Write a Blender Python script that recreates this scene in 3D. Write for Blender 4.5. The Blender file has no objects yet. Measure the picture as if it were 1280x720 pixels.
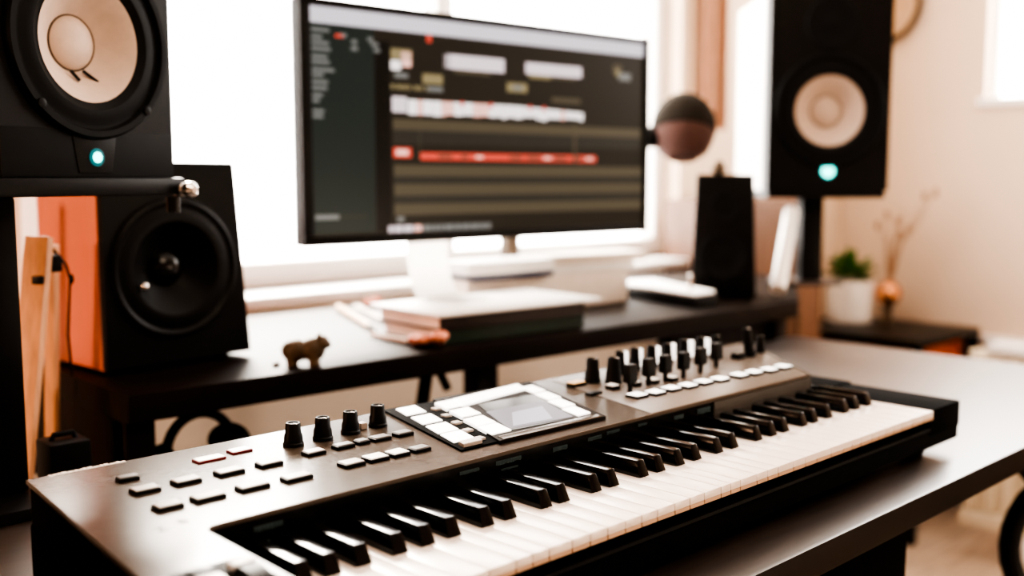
import bpy, bmesh, math, random
from mathutils import Matrix, Vector
random.seed(4)
PI = math.pi
R = math.radians
scn = bpy.context.scene
COL = scn.collection
MW = {}                                   # world matrix of each top-level Empty

# ------------------------------------------------------------------ materials
def mat(name, col, rough=.5, metal=0., spec=.5, noise=0., nscale=30., bump=0., coat=0., emit=None, estr=0., stretch=None, trans=0.):
    m = bpy.data.materials.new(name); m.use_nodes = True
    nt = m.node_tree; b = nt.nodes['Principled BSDF']
    b.inputs['Base Color'].default_value = (*col, 1)
    b.inputs['Roughness'].default_value = rough
    b.inputs['Metallic'].default_value = metal
    b.inputs['Specular IOR Level'].default_value = spec
    b.inputs['Coat Weight'].default_value = coat; b.inputs['Coat Roughness'].default_value = rough * .9; b.inputs['Coat IOR'].default_value = 1.75
    b.inputs['Transmission Weight'].default_value = trans
    if emit:
        b.inputs['Emission Color'].default_value = (*emit, 1); b.inputs['Emission Strength'].default_value = estr
    if noise or bump:
        tc = nt.nodes.new('ShaderNodeTexCoord'); mp = nt.nodes.new('ShaderNodeMapping')
        nt.links.new(tc.outputs['Object'], mp.inputs['Vector'])
        if stretch: mp.inputs['Scale'].default_value = stretch
        n = nt.nodes.new('ShaderNodeTexNoise'); n.inputs['Scale'].default_value = nscale; n.inputs['Detail'].default_value = 5
        nt.links.new(mp.outputs['Vector'], n.inputs['Vector'])
        if noise:
            r = nt.nodes.new('ShaderNodeValToRGB')
            r.color_ramp.elements[0].position = .3; r.color_ramp.elements[1].position = .7
            r.color_ramp.elements[0].color = (*[c * (1 - noise) for c in col], 1)
            r.color_ramp.elements[1].color = (*[min(1, c * (1 + noise)) for c in col], 1)
            nt.links.new(n.outputs['Fac'], r.inputs['Fac']); nt.links.new(r.outputs['Color'], b.inputs['Base Color'])
        if bump:
            bp = nt.nodes.new('ShaderNodeBump'); bp.inputs['Strength'].default_value = bump; bp.inputs['Distance'].default_value = .002
            nt.links.new(n.outputs['Fac'], bp.inputs['Height']); nt.links.new(bp.outputs['Normal'], b.inputs['Normal'])
    return m

def glow(name, col, s):
    return mat(name, (0.01, 0.01, 0.01), .3, spec=.22, emit=col, estr=s)

M = dict(
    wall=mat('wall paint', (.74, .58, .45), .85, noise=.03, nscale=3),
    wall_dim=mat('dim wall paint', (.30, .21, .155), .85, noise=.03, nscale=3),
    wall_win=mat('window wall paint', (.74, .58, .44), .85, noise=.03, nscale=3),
    ceil=mat('ceiling paint', (.8, .74, .68), .9, noise=.02, nscale=3),
    floor=mat('floor boards', (.60, .47, .36), .5, noise=.2, nscale=6, stretch=(1, 12, 1)),
    white=mat('white gloss paint', (.85, .8, .76), .4, noise=.02, nscale=8),
    table=mat('dark brown satin table', (.050, .034, .026), .40, noise=.25, nscale=9, stretch=(1, 14, 1), coat=1.),
    desk=mat('dark walnut desk', (.026, .010, .006), .38, noise=.3, nscale=7, stretch=(1, 12, 1), coat=1.),
    edge=mat('dark wood edge', (.013, .0065, .0035), .5, spec=.15, noise=.3, nscale=9, stretch=(1, 12, 1)),
    cab=mat('brown wall shade', (.15, .070, .036), .5, noise=.2, nscale=7, stretch=(8, 8, 1)),
    brightener=mat('off white wall panelling', (.90, .82, .73), .7, noise=.02, nscale=6),
    matte=mat('matte black tray', (.006, .0055, .005), .8, spec=.05, noise=.1, nscale=60),
    shade_strip=mat('tan wall shade', (.62, .38, .25), .85, noise=.06, nscale=60),
    black=mat('black plastic', (.008, .007, .0065), .45, spec=.22, noise=.15, nscale=60),
    blackgloss=mat('black gloss plastic', (.006, .0055, .005), .2, noise=.1, nscale=40),
    rubber=mat('black rubber', (.006, .006, .006), .6, spec=.22, noise=.2, nscale=80),
    blackmetal=mat('black powder coated metal', (.01, .009, .008), .42, spec=.22, metal=.3, noise=.1, nscale=60),
    panel=mat('warm grey anodised panel', (.105, .080, .062), .22, spec=.3, noise=.04, nscale=120, bump=.015),
    panel_lip=mat('panel edge metal', (.34, .30, .26), .3, metal=.8, noise=.03, nscale=60),
    plate=mat('dark brown plate', (.020, .015, .012), .6, spec=.1, noise=.06, nscale=100),
    sheen_grey=mat('grey lip sheen', (.115, .105, .093), .5, metal=.3, noise=.1, nscale=40, stretch=(1, 1, 20)),
    field=mat('pale panel sheen', (.165, .128, .100), .3, spec=.35, noise=.04, nscale=100),
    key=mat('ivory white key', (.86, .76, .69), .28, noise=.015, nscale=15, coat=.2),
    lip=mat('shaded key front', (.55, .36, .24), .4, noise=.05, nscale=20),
    bkey=mat('black key', (.005, .004, .004), .16, spec=.55, noise=.1, nscale=50),
    btn=mat('grey rubber button', (.50, .44, .40), .45, noise=.06, nscale=200),
    btn_dark=mat('dark grey rubber button', (.13, .11, .095), .45, noise=.06, nscale=200),
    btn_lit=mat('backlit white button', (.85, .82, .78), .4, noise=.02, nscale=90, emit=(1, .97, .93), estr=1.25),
    btn_warm=mat('pale button', (.75, .70, .64), .4, noise=.03, nscale=90, emit=(1, .93, .85), estr=.35),
    btn_orange=glow('orange lit button', (1, .55, .25), 1.2),
    red=mat('red button skirt', (.22, .012, .012), .4, noise=.1, nscale=60),
    ink=mat('printed legend', (.085, .125, .135), .6, spec=.2, noise=.05, nscale=50),
    inkd=mat('dark printed legend', (.10, .08, .07), .5, noise=.05, nscale=50),
    inkl=mat('pale printed legend', (.86, .78, .7), .4, noise=.05, nscale=50),
    cone=mat('pale speaker cone paper', (.60, .46, .375), .55, noise=.05, nscale=90, bump=.05),
    led=glow('cyan power light', (.12, 1, .86), 3.6),
    ledring=glow('teal light ring', (.0, .30, .32), .55),
    chrome=mat('chrome', (.75, .72, .7), .15, metal=1, noise=.02, nscale=30),
    salmon=mat('salmon laminate', (.80, .26, .18), .42, noise=.05, nscale=10),
    pine=mat('orange pine wood', (.68, .35, .19), .5, noise=.15, nscale=14, stretch=(8, 8, 1)),
    paper=mat('white paper', (.9, .87, .84), .7, noise=.02, nscale=30),
    paper2=mat('cream paper', (.82, .72, .63), .7, noise=.04, nscale=30),
    book=mat('dark brown book cover', (.025, .013, .01), .45, noise=.2, nscale=30),
    green=mat('dark green book cover', (.012, .03, .018), .45, noise=.2, nscale=30),
    navy=mat('dark blue notebook cover', (.03, .045, .10), .45, noise=.1, nscale=30),
    brown=mat('brown carved wood', (.10, .062, .032), .55, noise=.3, nscale=60),
    tan=mat('tan wood', (.62, .38, .2), .5, noise=.1, nscale=60),
    redbit=mat('red orange fabric', (.72, .27, .17), .6, noise=.25, nscale=40),
    orange=mat('orange card', (.80, .17, .03), .5, noise=.1, nscale=20),
    mic=mat('brown foam', (.105, .050, .040), .85, noise=.12, nscale=120, bump=.3),
    micgrey=mat('dark grey mesh', (.034, .028, .022), .9, spec=.1, noise=.15, nscale=120),
    leaf=mat('green leaves', (.055, .17, .022), .5, noise=.45, nscale=40),
    soil=mat('dark soil', (.03, .02, .012), .9, noise=.4, nscale=60),
    pot=mat('white ceramic', (.84, .77, .7), .3, noise=.02, nscale=20),
    copper=mat('copper', (.85, .42, .22), .25, metal=.9, noise=.05, nscale=20),
    twig=mat('dried stem', (.36, .20, .11), .8, noise=.2, nscale=60),
    wicker=mat('woven straw', (.55, .38, .24), .7, noise=.2, nscale=80),
    radi=mat('cream radiator enamel', (.74, .63, .48), .4, noise=.02, nscale=10),
    scr_dark=glow('screen dark', (.028, .023, .016), 1.), scr_side=glow('screen side panel', (.021, .031, .027), 1.),
    scr_black=glow('screen black', (.006, .005, .004), 1.), scr_title=glow('screen title bar', (.62, .58, .62), 1.),
    scr_clip=glow('screen clip', (.72, .62, .64), 1.), scr_red=glow('screen red', (.72, .10, .07), 1.),
    scr_pink=glow('screen pale pink', (.95, .55, .47), 1.), scr_white=glow('screen white', (.95, .88, .86), 1.),
    scr_olive=glow('screen olive band', (.105, .085, .055), 1.), scr_grey=glow('screen grey band', (.042, .038, .030), 1.),
    scr_yel=glow('screen yellow', (.27, .22, .12), 1.), scr_txt=glow('screen text', (.20, .20, .19), 1.),
    lcd=glow('small lcd', (.38, .33, .35), .8), lcd2=glow('small lcd bright', (.70, .64, .70), .8), lcdd=glow('small lcd dark', (.035, .028, .022), 1.),
)

# ------------------------------------------------------------------ geometry helpers
def B(): return bmesh.new()

def bx(bm, x0, x1, y0, y1, z0, z1, bev=0., seg=2, M4=None, mi=0):
    t = bmesh.new()
    bmesh.ops.create_cube(t, size=1)
    for v in t.verts:
        v.co = Vector((x0 + (v.co.x + .5) * (x1 - x0), y0 + (v.co.y + .5) * (y1 - y0), z0 + (v.co.z + .5) * (z1 - z0)))
    if bev: bmesh.ops.bevel(t, geom=t.edges[:] , offset=bev, segments=seg, profile=.6, affect='EDGES')
    return merge(bm, t, M4, mi)

def merge(bm, t, M4=None, mi=0):
    if M4 is not None: t.transform(M4)
    for f in t.faces: f.material_index = mi
    me = bpy.data.meshes.new('t'); t.to_mesh(me); t.free()
    if bm is None:
        bm = bmesh.new()
    bm.from_mesh(me); bpy.data.meshes.remove(me)
    return bm

def lathe(bm, prof, n=48, M4=None, mi=0, cap=True):
    """prof: list of (r, z) revolved about Z"""
    t = bmesh.new(); rings = []
    for r, z in prof:
        if r < 1e-6: rings.append([t.verts.new((0, 0, z))])
        else: rings.append([t.verts.new((r * math.cos(2 * PI * k / n), r * math.sin(2 * PI * k / n), z)) for k in range(n)])
    for a, b in zip(rings, rings[1:]):
        for k in range(n):
            k2 = (k + 1) % n
            if len(a) == 1 and len(b) == 1: continue
            if len(a) == 1: t.faces.new((a[0], b[k], b[k2]))
            elif len(b) == 1: t.faces.new((a[k], b[0], a[k2]))
            else: t.faces.new((a[k], b[k], b[k2], a[k2]))
    if cap:
        for rg in (rings[0], rings[-1]):
            if len(rg) > 2: t.faces.new(rg)
    bmesh.ops.recalc_face_normals(t, faces=t.faces[:])
    return merge(bm, t, M4, mi)

def tube(bm, pts, rad, n=12, closed=False, mi=0):
    t = bmesh.new(); P = [Vector(p) for p in pts]; rings = []
    N = len(P)
    rads = rad if isinstance(rad, (list, tuple)) else [rad] * N
    prev = None
    for i, p in enumerate(P):
        a = P[(i - 1) % N] if (closed or i > 0) else p; b = P[(i + 1) % N] if (closed or i < N - 1) else p
        d = (b - a).normalized()
        if prev is None:
            u = d.orthogonal().normalized()
        else:
            u = (prev - d * prev.dot(d)).normalized()
        prev = u; w = d.cross(u)
        rings.append([t.verts.new(p + (u * math.cos(2 * PI * k / n) + w * math.sin(2 * PI * k / n)) * rads[i]) for k in range(n)])
    pairs = list(zip(rings, rings[1:])) + ([(rings[-1], rings[0])] if closed else [])
    for a, b in pairs:
        for k in range(n): t.faces.new((a[k], a[(k + 1) % n], b[(k + 1) % n], b[k]))
    if not closed: t.faces.new(rings[0]); t.faces.new(rings[-1])
    bmesh.ops.recalc_face_normals(t, faces=t.faces[:])
    return merge(bm, t, None, mi)

def prism(bm, poly, z0, z1, bev=0., seg=2, M4=None, mi=0):
    """poly in XY extruded in Z"""
    t = bmesh.new()
    lo = [t.verts.new((x, y, z0)) for x, y in poly]; hi = [t.verts.new((x, y, z1)) for x, y in poly]
    t.faces.new(lo[::-1]); t.faces.new(hi)
    n = len(poly)
    for k in range(n): t.faces.new((lo[k], lo[(k + 1) % n], hi[(k + 1) % n], hi[k]))
    bmesh.ops.recalc_face_normals(t, faces=t.faces[:])
    if bev: bmesh.ops.bevel(t, geom=t.edges[:], offset=bev, segments=seg, profile=.6, affect='EDGES')
    return merge(bm, t, M4, mi)

def hexa(bm, lo, hi, bev=0., seg=2, M4=None, mi=0):
    """two quads of 3D points joined"""
    t = bmesh.new()
    a = [t.verts.new(p) for p in lo]; b = [t.verts.new(p) for p in hi]
    t.faces.new(a[::-1]); t.faces.new(b)
    for k in range(4): t.faces.new((a[k], a[(k + 1) % 4], b[(k + 1) % 4], b[k]))
    bmesh.ops.recalc_face_normals(t, faces=t.faces[:])
    if bev: bmesh.ops.bevel(t, geom=t.edges[:], offset=bev, segments=seg, profile=.6, affect='EDGES')
    return merge(bm, t, M4, mi)

def ellipsoid(bm, c, r, seg=24, ring=16, M4=None, mi=0):
    t = bmesh.new(); bmesh.ops.create_uvsphere(t, u_segments=seg, v_segments=ring, radius=1)
    T = Matrix.Translation(c) @ Matrix.Diagonal((*r, 1))
    if M4 is not None: T = M4 @ T
    t.transform(T); return merge(bm, t, None, mi)

def quad(bm, u0, u1, v0, v1, y, mi=0):
    vs = [bm.verts.new(p) for p in ((u0, y, v0), (u1, y, v0), (u1, y, v1), (u0, y, v1))]
    f = bm.faces.new(vs); f.material_index = mi

def new_mesh(name, bm, mats, smooth=35):
    me = bpy.data.meshes.new(name); bm.to_mesh(me); bm.free()
    for m in (mats if isinstance(mats, (list, tuple)) else [mats]): me.materials.append(m)
    for p in me.polygons: p.use_smooth = True
    try: me.set_sharp_from_angle(angle=R(smooth))
    except Exception: pass
    return me

def tag(o, label=None, cat=None, group=None, kind=None):
    if label: o['label'] = label
    if cat: o['category'] = cat
    if group: o['group'] = group
    if kind: o['kind'] = kind
    return o

def thing(name, label, cat, loc=(0, 0, 0), rot=(0, 0, 0), group=None):
    o = bpy.data.objects.new(name, None); COL.objects.link(o)
    o.empty_display_size = .05
    o.location = loc; o.rotation_euler = [R(a) for a in rot]
    MW[o] = Matrix.Translation(loc) @ o.rotation_euler.to_matrix().to_4x4()
    return tag(o, label, cat, group)

def part(name, bm, mats, parent, world=False, label=None, loc=None, smooth=30):
    """mesh in the thing's own frame, or in world coordinates when world=True"""
    if world:
        p = parent
        while p.parent: p = p.parent
        bm.transform(MW[p].inverted())
    me = new_mesh(name, bm, mats, smooth)
    o = bpy.data.objects.new(name, me); COL.objects.link(o); o.parent = parent
    if loc: o.location = loc
    if label: o['label'] = label
    return o

def solo(name, bm, mats, label, cat, loc, group=None, smooth=35):
    bm.transform(Matrix.Translation(loc).inverted())
    o = bpy.data.objects.new(name, new_mesh(name, bm, mats, smooth)); COL.objects.link(o); o.location = loc
    return tag(o, label, cat, group)

def edge_split(o, edge_mat):
    o.data.materials.append(edge_mat)
    for p in o.data.polygons:
        if p.normal.z < .3: p.material_index = 1

def struct(name, bm, m, parent=None):
    o = bpy.data.objects.new(name, new_mesh(name, bm, m)); COL.objects.link(o)
    if parent: o.parent = parent
    else: o['kind'] = 'structure'
    return o

def text_bm(s, size, M4):
    cu = bpy.data.curves.new('txt', 'FONT'); cu.body = s; cu.size = size; cu.extrude = .0001
    o = bpy.data.objects.new('txt', cu); COL.objects.link(o)
    dg = bpy.context.evaluated_depsgraph_get(); dg.update()
    me = bpy.data.meshes.new_from_object(o.evaluated_get(dg))
    bm = bmesh.new(); bm.from_mesh(me); bm.transform(M4)
    bpy.data.objects.remove(o); bpy.data.curves.remove(cu); bpy.data.meshes.remove(me)
    return bm

# ------------------------------------------------------------------ the room
XL, XR, YB, YF, ZC = -2.0, 2.2, -2.6, 1.30, 2.55
b = bx(None, XL - .1, XR + .1, YB - .1, YF + .1, -.06, 0); struct('floor', b, M['floor'])
b = bx(None, XL - .1, XR + .1, YB - .1, YF + .1, ZC, ZC + .06); struct('ceiling', b, M['ceil'])
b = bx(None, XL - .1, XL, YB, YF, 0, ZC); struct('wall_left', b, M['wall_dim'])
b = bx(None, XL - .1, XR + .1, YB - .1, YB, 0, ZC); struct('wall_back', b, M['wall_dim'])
# far wall with the big window
WX0, WX1, WZ0, WZ1 = -.50, 1.27, .845, 2.30
b = bx(None, XL - .1, XR + .1, YF, YF + .12, 0, WZ0)
bx(b, XL - .1, WX0, YF, YF + .12, WZ0, ZC); bx(b, WX1, XR + .1, YF, YF + .12, WZ0, ZC); bx(b, WX0, WX1, YF, YF + .12, WZ1, ZC)
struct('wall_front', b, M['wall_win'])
b = bx(None, XL, 1.9, YF - .012, YF, .09, .815, .002); struct('trim_1', b, M['brightener'])  # off-white panel added to brighten the wall under the desk
# right wall with its own window
RY0, RY1, RZ0, RZ1 = -.75, .835, 1.295, 2.30
b = bx(None, XR, XR + .12, YB, YF, 0, RZ0)
bx(b, XR, XR + .12, YB, RY0, RZ0, ZC); bx(b, XR, XR + .12, RY1, YF, RZ0, ZC); bx(b, XR, XR + .12, RY0, RY1, RZ1, ZC)
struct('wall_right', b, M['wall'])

def frame_xz(x0, x1, z0, z1, y, w, d, bars):
    b = bx(None, x0, x1, y, y + d, z0, z0 + w, .004); bx(b, x0, x1, y, y + d, z1 - w, z1, .004)
    bx(b, x0, x0 + w, y, y + d, z0 + w, z1 - w, .004); bx(b, x1 - w, x1, y, y + d, z0 + w, z1 - w, .004)
    for c in bars: bx(b, c - w / 2, c + w / 2, y, y + d, z0 + w, z1 - w, .004)
    return b
w1 = struct('window_1', frame_xz(WX0, WX1, WZ0, WZ1, YF + .05, .05, .05, (.455,)), M['white'])
b = frame_xz(RY0, RY1, RZ0, RZ1, 0, .014, .05, (0.02,)); b.transform(Matrix.Translation((XR + .05, 0, 0)) @ Matrix(((0, 1, 0, 0), (1, 0, 0, 0), (0, 0, 1, 0), (0, 0, 0, 1))))
bmesh.ops.recalc_face_normals(b, faces=b.faces[:])
w2 = struct('window_2', b, M['white'])
b = bx(None, WX0 - .05, WX1 + .03, YF - .10, YF + .05, .823, .845, .005); struct('window_sill', b, M['white'], w1)
b = bx(None, XR - .02, XR + .05, RY0 - .03, RY1 + .02, RZ0 - .012, RZ0 + .012, .004); struct('window_sill', b, M['white'], w2)
b = bx(None, XL, XR - .015, YF - .015, YF, 0, .09, .004); struct('baseboard_front', b, M['white'])
b = bx(None, XR - .015, XR, YB, YF - .015, 0, .09, .004); struct('baseboard_right', b, M['white'])

# ------------------------------------------------------------------ table carrying the keyboard
TZ = .75
t = thing('table', 'long dark brown table carrying the synthesizer keyboard', 'table', (-.4, .26, 0))
b = bx(None, -1.75, .717, -.042, .60, TZ - .030, TZ, .004); edge_split(part('table_top', b, M['table'], t, True), M['edge'])
def leg(parent, x0, x1, y0, y1, z0, z1, m='table', nm='leg'): return part(nm, bx(None, x0, x1, y0, y1, z0, z1, .004), M[m], parent, True)
b = bx(None, -.155, .016, .03, .50, .0, TZ - .03, .004); part('pedestal', b, M['matte'], t, True, label='black pedestal panel')
leg(t, -1.70, -1.64, .0, .06, 0, TZ - .03); leg(t, -1.70, -1.64, .5, .56, 0, TZ - .03)
leg(t, .62, .68, .50, .56, 0, TZ - .03)

# ------------------------------------------------------------------ the synthesizer
PZ = .840
kb = thing('synthesizer_keyboard', 'large warm grey synthesizer keyboard with pads, knobs and long black and white key row', 'keyboard', (-.4, .16, TZ))
# case
b = bx(None, -.838, .082, .145, .308, .765, .808, .004)
bx(b, -.855, .082, .006, .147, .765, .786, .003)
hexa(b, [(-.864, .0, .775), (-.797, .0, .775), (-.797, .147, .775), (-.850, .147, .775)], [(-.864, .0, .8362), (-.797, .0, .8362), (-.797, .147, .8362), (-.850, .147, .8362)], .002)
prism(b, [(-.849, .13), (-.052, .13), (.078, .285), (.090, .308), (-.836, .308)], .806, .8362, .002)
part('case', b, M['matte'], kb, True)
b = bx(None, .003, .080, .004, .146, .780, .8095, .003); bx(b, .003, .083, .14, .30, .78, .8115, .003)
part('end_cheek', b, M['matte'], kb, True)
for x in (-.80, .04):
    for y in (.04, .28): part('rubber_foot', lathe(None, [(.012, TZ), (.013, TZ + .003), (.012, .766)], 20, Matrix.Translation((x, y, 0))), M['rubber'], kb, True)
# top panel: L-shaped plate with the key recess cut out and a slanted right end
arc = [(-.794 + .010 - .010 * math.cos(a), .122 - .010 + .010 * math.sin(a)) for a in [R(d) for d in (0, 22, 45, 67, 90)]]
poly = [(-.866, -.004), (-.797, -.004)] + arc + [(-.048, .122), (.088, .285), (.094, .310), (-.838, .310)]
b = prism(None, poly, PZ - .0035, PZ, .0007, 2)
part('top_panel', b, M['panel'], kb, True, smooth=5)
b = bx(None, -.7935, -.046, .1235, .128, .795, .8368); part('label_strip', b, M['blackgloss'], kb, True)
b = bx(None, -.7972, -.7945, .002, .124, .789, .8368); part('recess_side', b, M['black'], kb, True)
b = bx(None, -.80, .004, .004, .14, .786, .789); part('key_bed', b, M['rubber'], kb, True)

# keys: centres of the black keys, left to right
bk = [-.753, -.736, -.712, -.682, -.658, -.634, -.602, -.579, -.541, -.521, -.483, -.461, -.422, -.399, -.371, -.346, -.312, -.287, -.246, -.220, -.197, -.162, -.140, -.111, -.075, -.051, -.024]
bk[0] = -.757
edges = [-.781]
for i, x in enumerate(bk):
    if i and bk[i] - bk[i - 1] > .0275: edges.append((bk[i] + bk[i - 1]) / 2)
    edges.append(x)
edges.append(0.)
def white_key(x0, x1):
    g = .00022
    b = B(); bx(b, x0 + g, x1 - g, .0, .14, .8035, .810, .0008, 2)
    return b
for x0, x1 in zip(edges, edges[1:]):
    k = part('white_key', white_key(x0, x1), M['key'], kb, True)
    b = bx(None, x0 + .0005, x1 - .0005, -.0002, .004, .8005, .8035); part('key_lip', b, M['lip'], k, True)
def black_key(x):
    wb, wt = .0068, .0046
    b = hexa(None, [(x - wb, .0605, .808), (x + wb, .0605, .808), (x + wb, .14, .808), (x - wb, .14, .808)],
             [(x - wt, .0665, .8235), (x + wt, .0665, .8235), (x + wt, .14, .8235), (x - wt, .14, .8235)], .0011, 2)
    return b
for x in bk: part('black_key', black_key(x), M['bkey'], kb, True)

# buttons on the panel: (x, y, width, depth, height, material)
def button(x, y, w, d, h=.005, m='btn', skirt='black', nm='button', label=None, rz=0):
    T = Matrix.Translation((x, y, PZ)) @ Matrix.Rotation(R(rz), 4, 'Z')
    o = part(nm, bx(None, -w / 2, w / 2, -d / 2, d / 2, -.0005, h * .8, .0008, 2, T), M[skirt], kb, True, label)
    part('button_cap', bx(None, -w / 2 + .0008, w / 2 - .0006, -d / 2 + .0010, d / 2 - .0003, h * .5, h, .0009, 3, T), M[m], o, True)
    return o
for x, y, w, d, m, s in [
    (-.784, .257, .0155, .009, 'btn_dark', 'black'), (-.787, .221, .019, .0125, 'btn', 'black'), (-.756, .221, .020, .0125, 'btn', 'black'), (-.7215, .2205, .021, .0125, 'btn', 'black'), (-.688, .2195, .019, .0125, 'btn', 'black'),
    (-.792, .175, .0185, .0125, 'btn', 'black'), (-.763, .1745, .0225, .0125, 'btn', 'black'), (-.728, .175, .023, .0125, 'btn', 'black'), (-.693, .1725, .022, .0125, 'btn', 'black'),
    (-.714, .266, .024, .012, 'btn_warm', 'red'), (-.684, .272, .018, .012, 'btn_warm', 'red'),
    (-.645, .223, .017, .0115, 'btn', 'black'), (-.616, .2235, .0175, .0105, 'btn_dark', 'black'), (-.597, .224, .0115, .010, 'btn_dark', 'black'), (-.579, .223, .0175, .0115, 'btn_dark', 'black'), (-.555, .222, .0165, .011, 'btn_dark', 'black'),
    (-.642, .175, .0185, .0135, 'btn', 'black'), (-.619, .175, .0185, .0145, 'btn_warm', 'black'), (-.598, .174, .0165, .0145, 'btn_warm', 'black'), (-.577, .172, .0165, .0115, 'btn_dark', 'black')]:
    button(x, y, w, d, .0036 if s != 'red' else .0024, m, s)

# knobs
def knob(x, y, r, h, nm='knob', z=PZ, tilt=0):
    T = Matrix.Translation((x, y, z)) @ Matrix.Rotation(R(tilt), 4, 'Y')
    prof = [(r * 1.12, 0), (r * 1.12, h * .12), (r * 1.02, h * .18), (r * .98, h * .45), (r * .86, h * .55), (r * .80, h * .95), (r * .72, h), (r * .60, h), (r * .52, h * .95), (0, h * .94)]
    o = part(nm, lathe(None, prof, 28, T), M['black'], kb, True)
    b = bx(None, -r * .08, r * .08, -r * .75, -r * .15, h * .95, h * 1.005, 0, 1, T)
    part('pointer', b, M['inkl'], o, True)
    return o
for x, y in [(-.642, .258), (-.613, .258), (-.583, .260), (-.5505, .264)]: knob(x, y, .0078, .0195)
b = bx(None, -.570, -.563, .262, .270, PZ, PZ + .006, .001); part('small_button', b, M['btn'], kb, True)

# pad block
def quadpad(cx, cy, m='btn_lit', w=.0235, d=.0285, sk=-.009, h=.0028, nm='pad'):
    lo = [(cx - w / 2 + sk * -.5 - .0, cy - d / 2), (cx + w / 2 + sk * -.5, cy - d / 2), (cx + w / 2 + sk * .5, cy + d / 2), (cx - w / 2 + sk * .5, cy + d / 2)]
    lo = [(cx - w / 2 + sk / 2 , cy - d / 2), (cx + w / 2 + sk / 2, cy - d / 2), (cx + w / 2 - sk / 2, cy + d / 2), (cx - w / 2 - sk / 2, cy + d / 2)]
    b = prism(None, lo, PZ + .001, PZ + h, .0007, 3)
    return part(nm, b, M[m], kb, True, 'white backlit pad')
b = prism(None, [(-.555, .145), (-.506, .145), (-.442, .303), (-.512, .308)], PZ - .0005, PZ + .0018, .0004); part('pad_tray', b, M['matte'], kb, True)
b = prism(None, [(-.517, .140), (-.384, .138), (-.318, .303), (-.452, .306)], PZ - .0005, PZ + .0036, .0006); part('screen_plate', b, M['plate'], kb, True)
b = prism(None, [(-.512, .1405), (-.389, .1385), (-.386, .149), (-.509, .151)], PZ + .0030, PZ + .0042, .0003); part('plate_edge', b, M['panel'], kb, True)
for x, y in [(-.496, .285), (-.5075, .2475), (-.519, .212), (-.529, .180)]: quadpad(x, y)
quadpad(-.537, .154, 'btn', .021, .010, -.003, .005, 'small_pad')
for x, y in [(-.457, .274), (-.469, .238), (-.4825, .203), (-.493, .172)]: quadpad(x, y, h=.0046)
for k in range(5):
    x, y = -.4755 - .0115 * k, .272 - .028 * k
    b = bx(None, x - .004, x + .004, y - .004, y + .004, PZ + .001, PZ + .004, .001); part('track_button', b, M['btn'], kb, True)
b = prism(None, [(-.455, .257), (-.355, .272), (-.344, .296), (-.443, .286)], PZ + .002, PZ + .0058, .0012, 3)
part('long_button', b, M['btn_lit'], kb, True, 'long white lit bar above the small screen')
for x, y in [(-.349, .268), (-.362, .234), (-.377, .201), (-.392, .168)]: quadpad(x, y, w=.018, d=.0285, h=.0050, nm='soft_button')
b = prism(None, [(-.489, .158), (-.407, .150), (-.366, .250), (-.437, .256)], PZ + .003, PZ + .0042, .0002); 
scr = part('small_screen', b, M['lcdd'], kb, True, 'small tilted display, pale lower right and dark top')
b = prism(None, [(-.484, .162), (-.410, .155), (-.382, .222), (-.455, .224)], PZ + .0040, PZ + .0045); part('display_image', b, M['lcd'], scr, True)
b = prism(None, [(-.476, .166), (-.430, .162), (-.400, .205), (-.440, .205)], PZ + .0044, PZ + .0047); part('display_glow', b, M['lcd2'], scr, True)

# right-hand controls; paler plate carries the window reflection in its colour
b = prism(None, [(-.335, .1235), (-.052, .1235), (.070, .272), (.074, .300), (-.285, .303)], PZ - .0005, PZ + .0006, .0002); part('panel_sheen', b, M['field'], kb, True)
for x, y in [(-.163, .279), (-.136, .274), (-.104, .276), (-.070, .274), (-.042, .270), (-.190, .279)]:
    o = part('gap_glint', bx(None, x - .0048, x + .0048, y - .003, y + .003, PZ + .004, PZ + .024, .0012), M['btn_lit'], kb, True, 'bright reflection between the knobs, added as a glowing white block')  # glowing blocks stand in for bright panel reflections between the knobs
    part('glint_stem', bx(None, x - .002, x + .002, y - .0015, y + .0015, PZ, PZ + .005), M['black'], o, True)
def fader(x, y, h=.030, dy=0.):
    T = Matrix.Translation((x, y, PZ))
    o = part('fader', bx(None, -.0065, .0065, -.005, .005, h * .35, h, .0015, 2, T), M['black'], kb, True)
    part('fader_stem', bx(None, -.0022, .0022, -.0015, .0015, 0, h * .4, 0, 1, T), M['black'], o, True)
    part('fader_slot', bx(None, -.002, .002, -.028, .016, 0, .0006, 0, 1, T), M['rubber'], o, True)
for x, y in [(-.175, .275), (-.148, .272), (-.121, .270), (-.084, .273), (-.054, .270), (-.030, .264), (-.205, .272)]: knob(x, y, .0066, .027)
for x, y in [(-.274, .200), (-.232, .209), (-.203, .209), (-.173, .207), (-.134, .212), (-.093, .219)]: fader(x, y)
knob(-.262, .263, .0085, .027); knob(-.250, .243, .0085, .029)
knob(.004, .236, .0066, .038, tilt=-14); knob(.036, .242, .006, .022)
button(-.022, .236, .016, .012, .009, 'btn_dark')
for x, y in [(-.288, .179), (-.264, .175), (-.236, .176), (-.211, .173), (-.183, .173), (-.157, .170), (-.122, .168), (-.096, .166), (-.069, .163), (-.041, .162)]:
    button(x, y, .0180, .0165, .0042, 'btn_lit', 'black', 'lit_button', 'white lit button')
for x, y in [(-.276, .222), (-.245, .218), (-.220, .213), (-.195, .207)]: button(x, y, .011, .012, .006, 'btn_warm')
button(-.289, .262, .020, .012, .005, 'btn_orange', 'black', 'lit_button', 'orange lit button')
b = bx(None, -.318, -.300, .215, .224, PZ, PZ + .003, .001); part('small_button', b, M['black'], kb, True)

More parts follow.
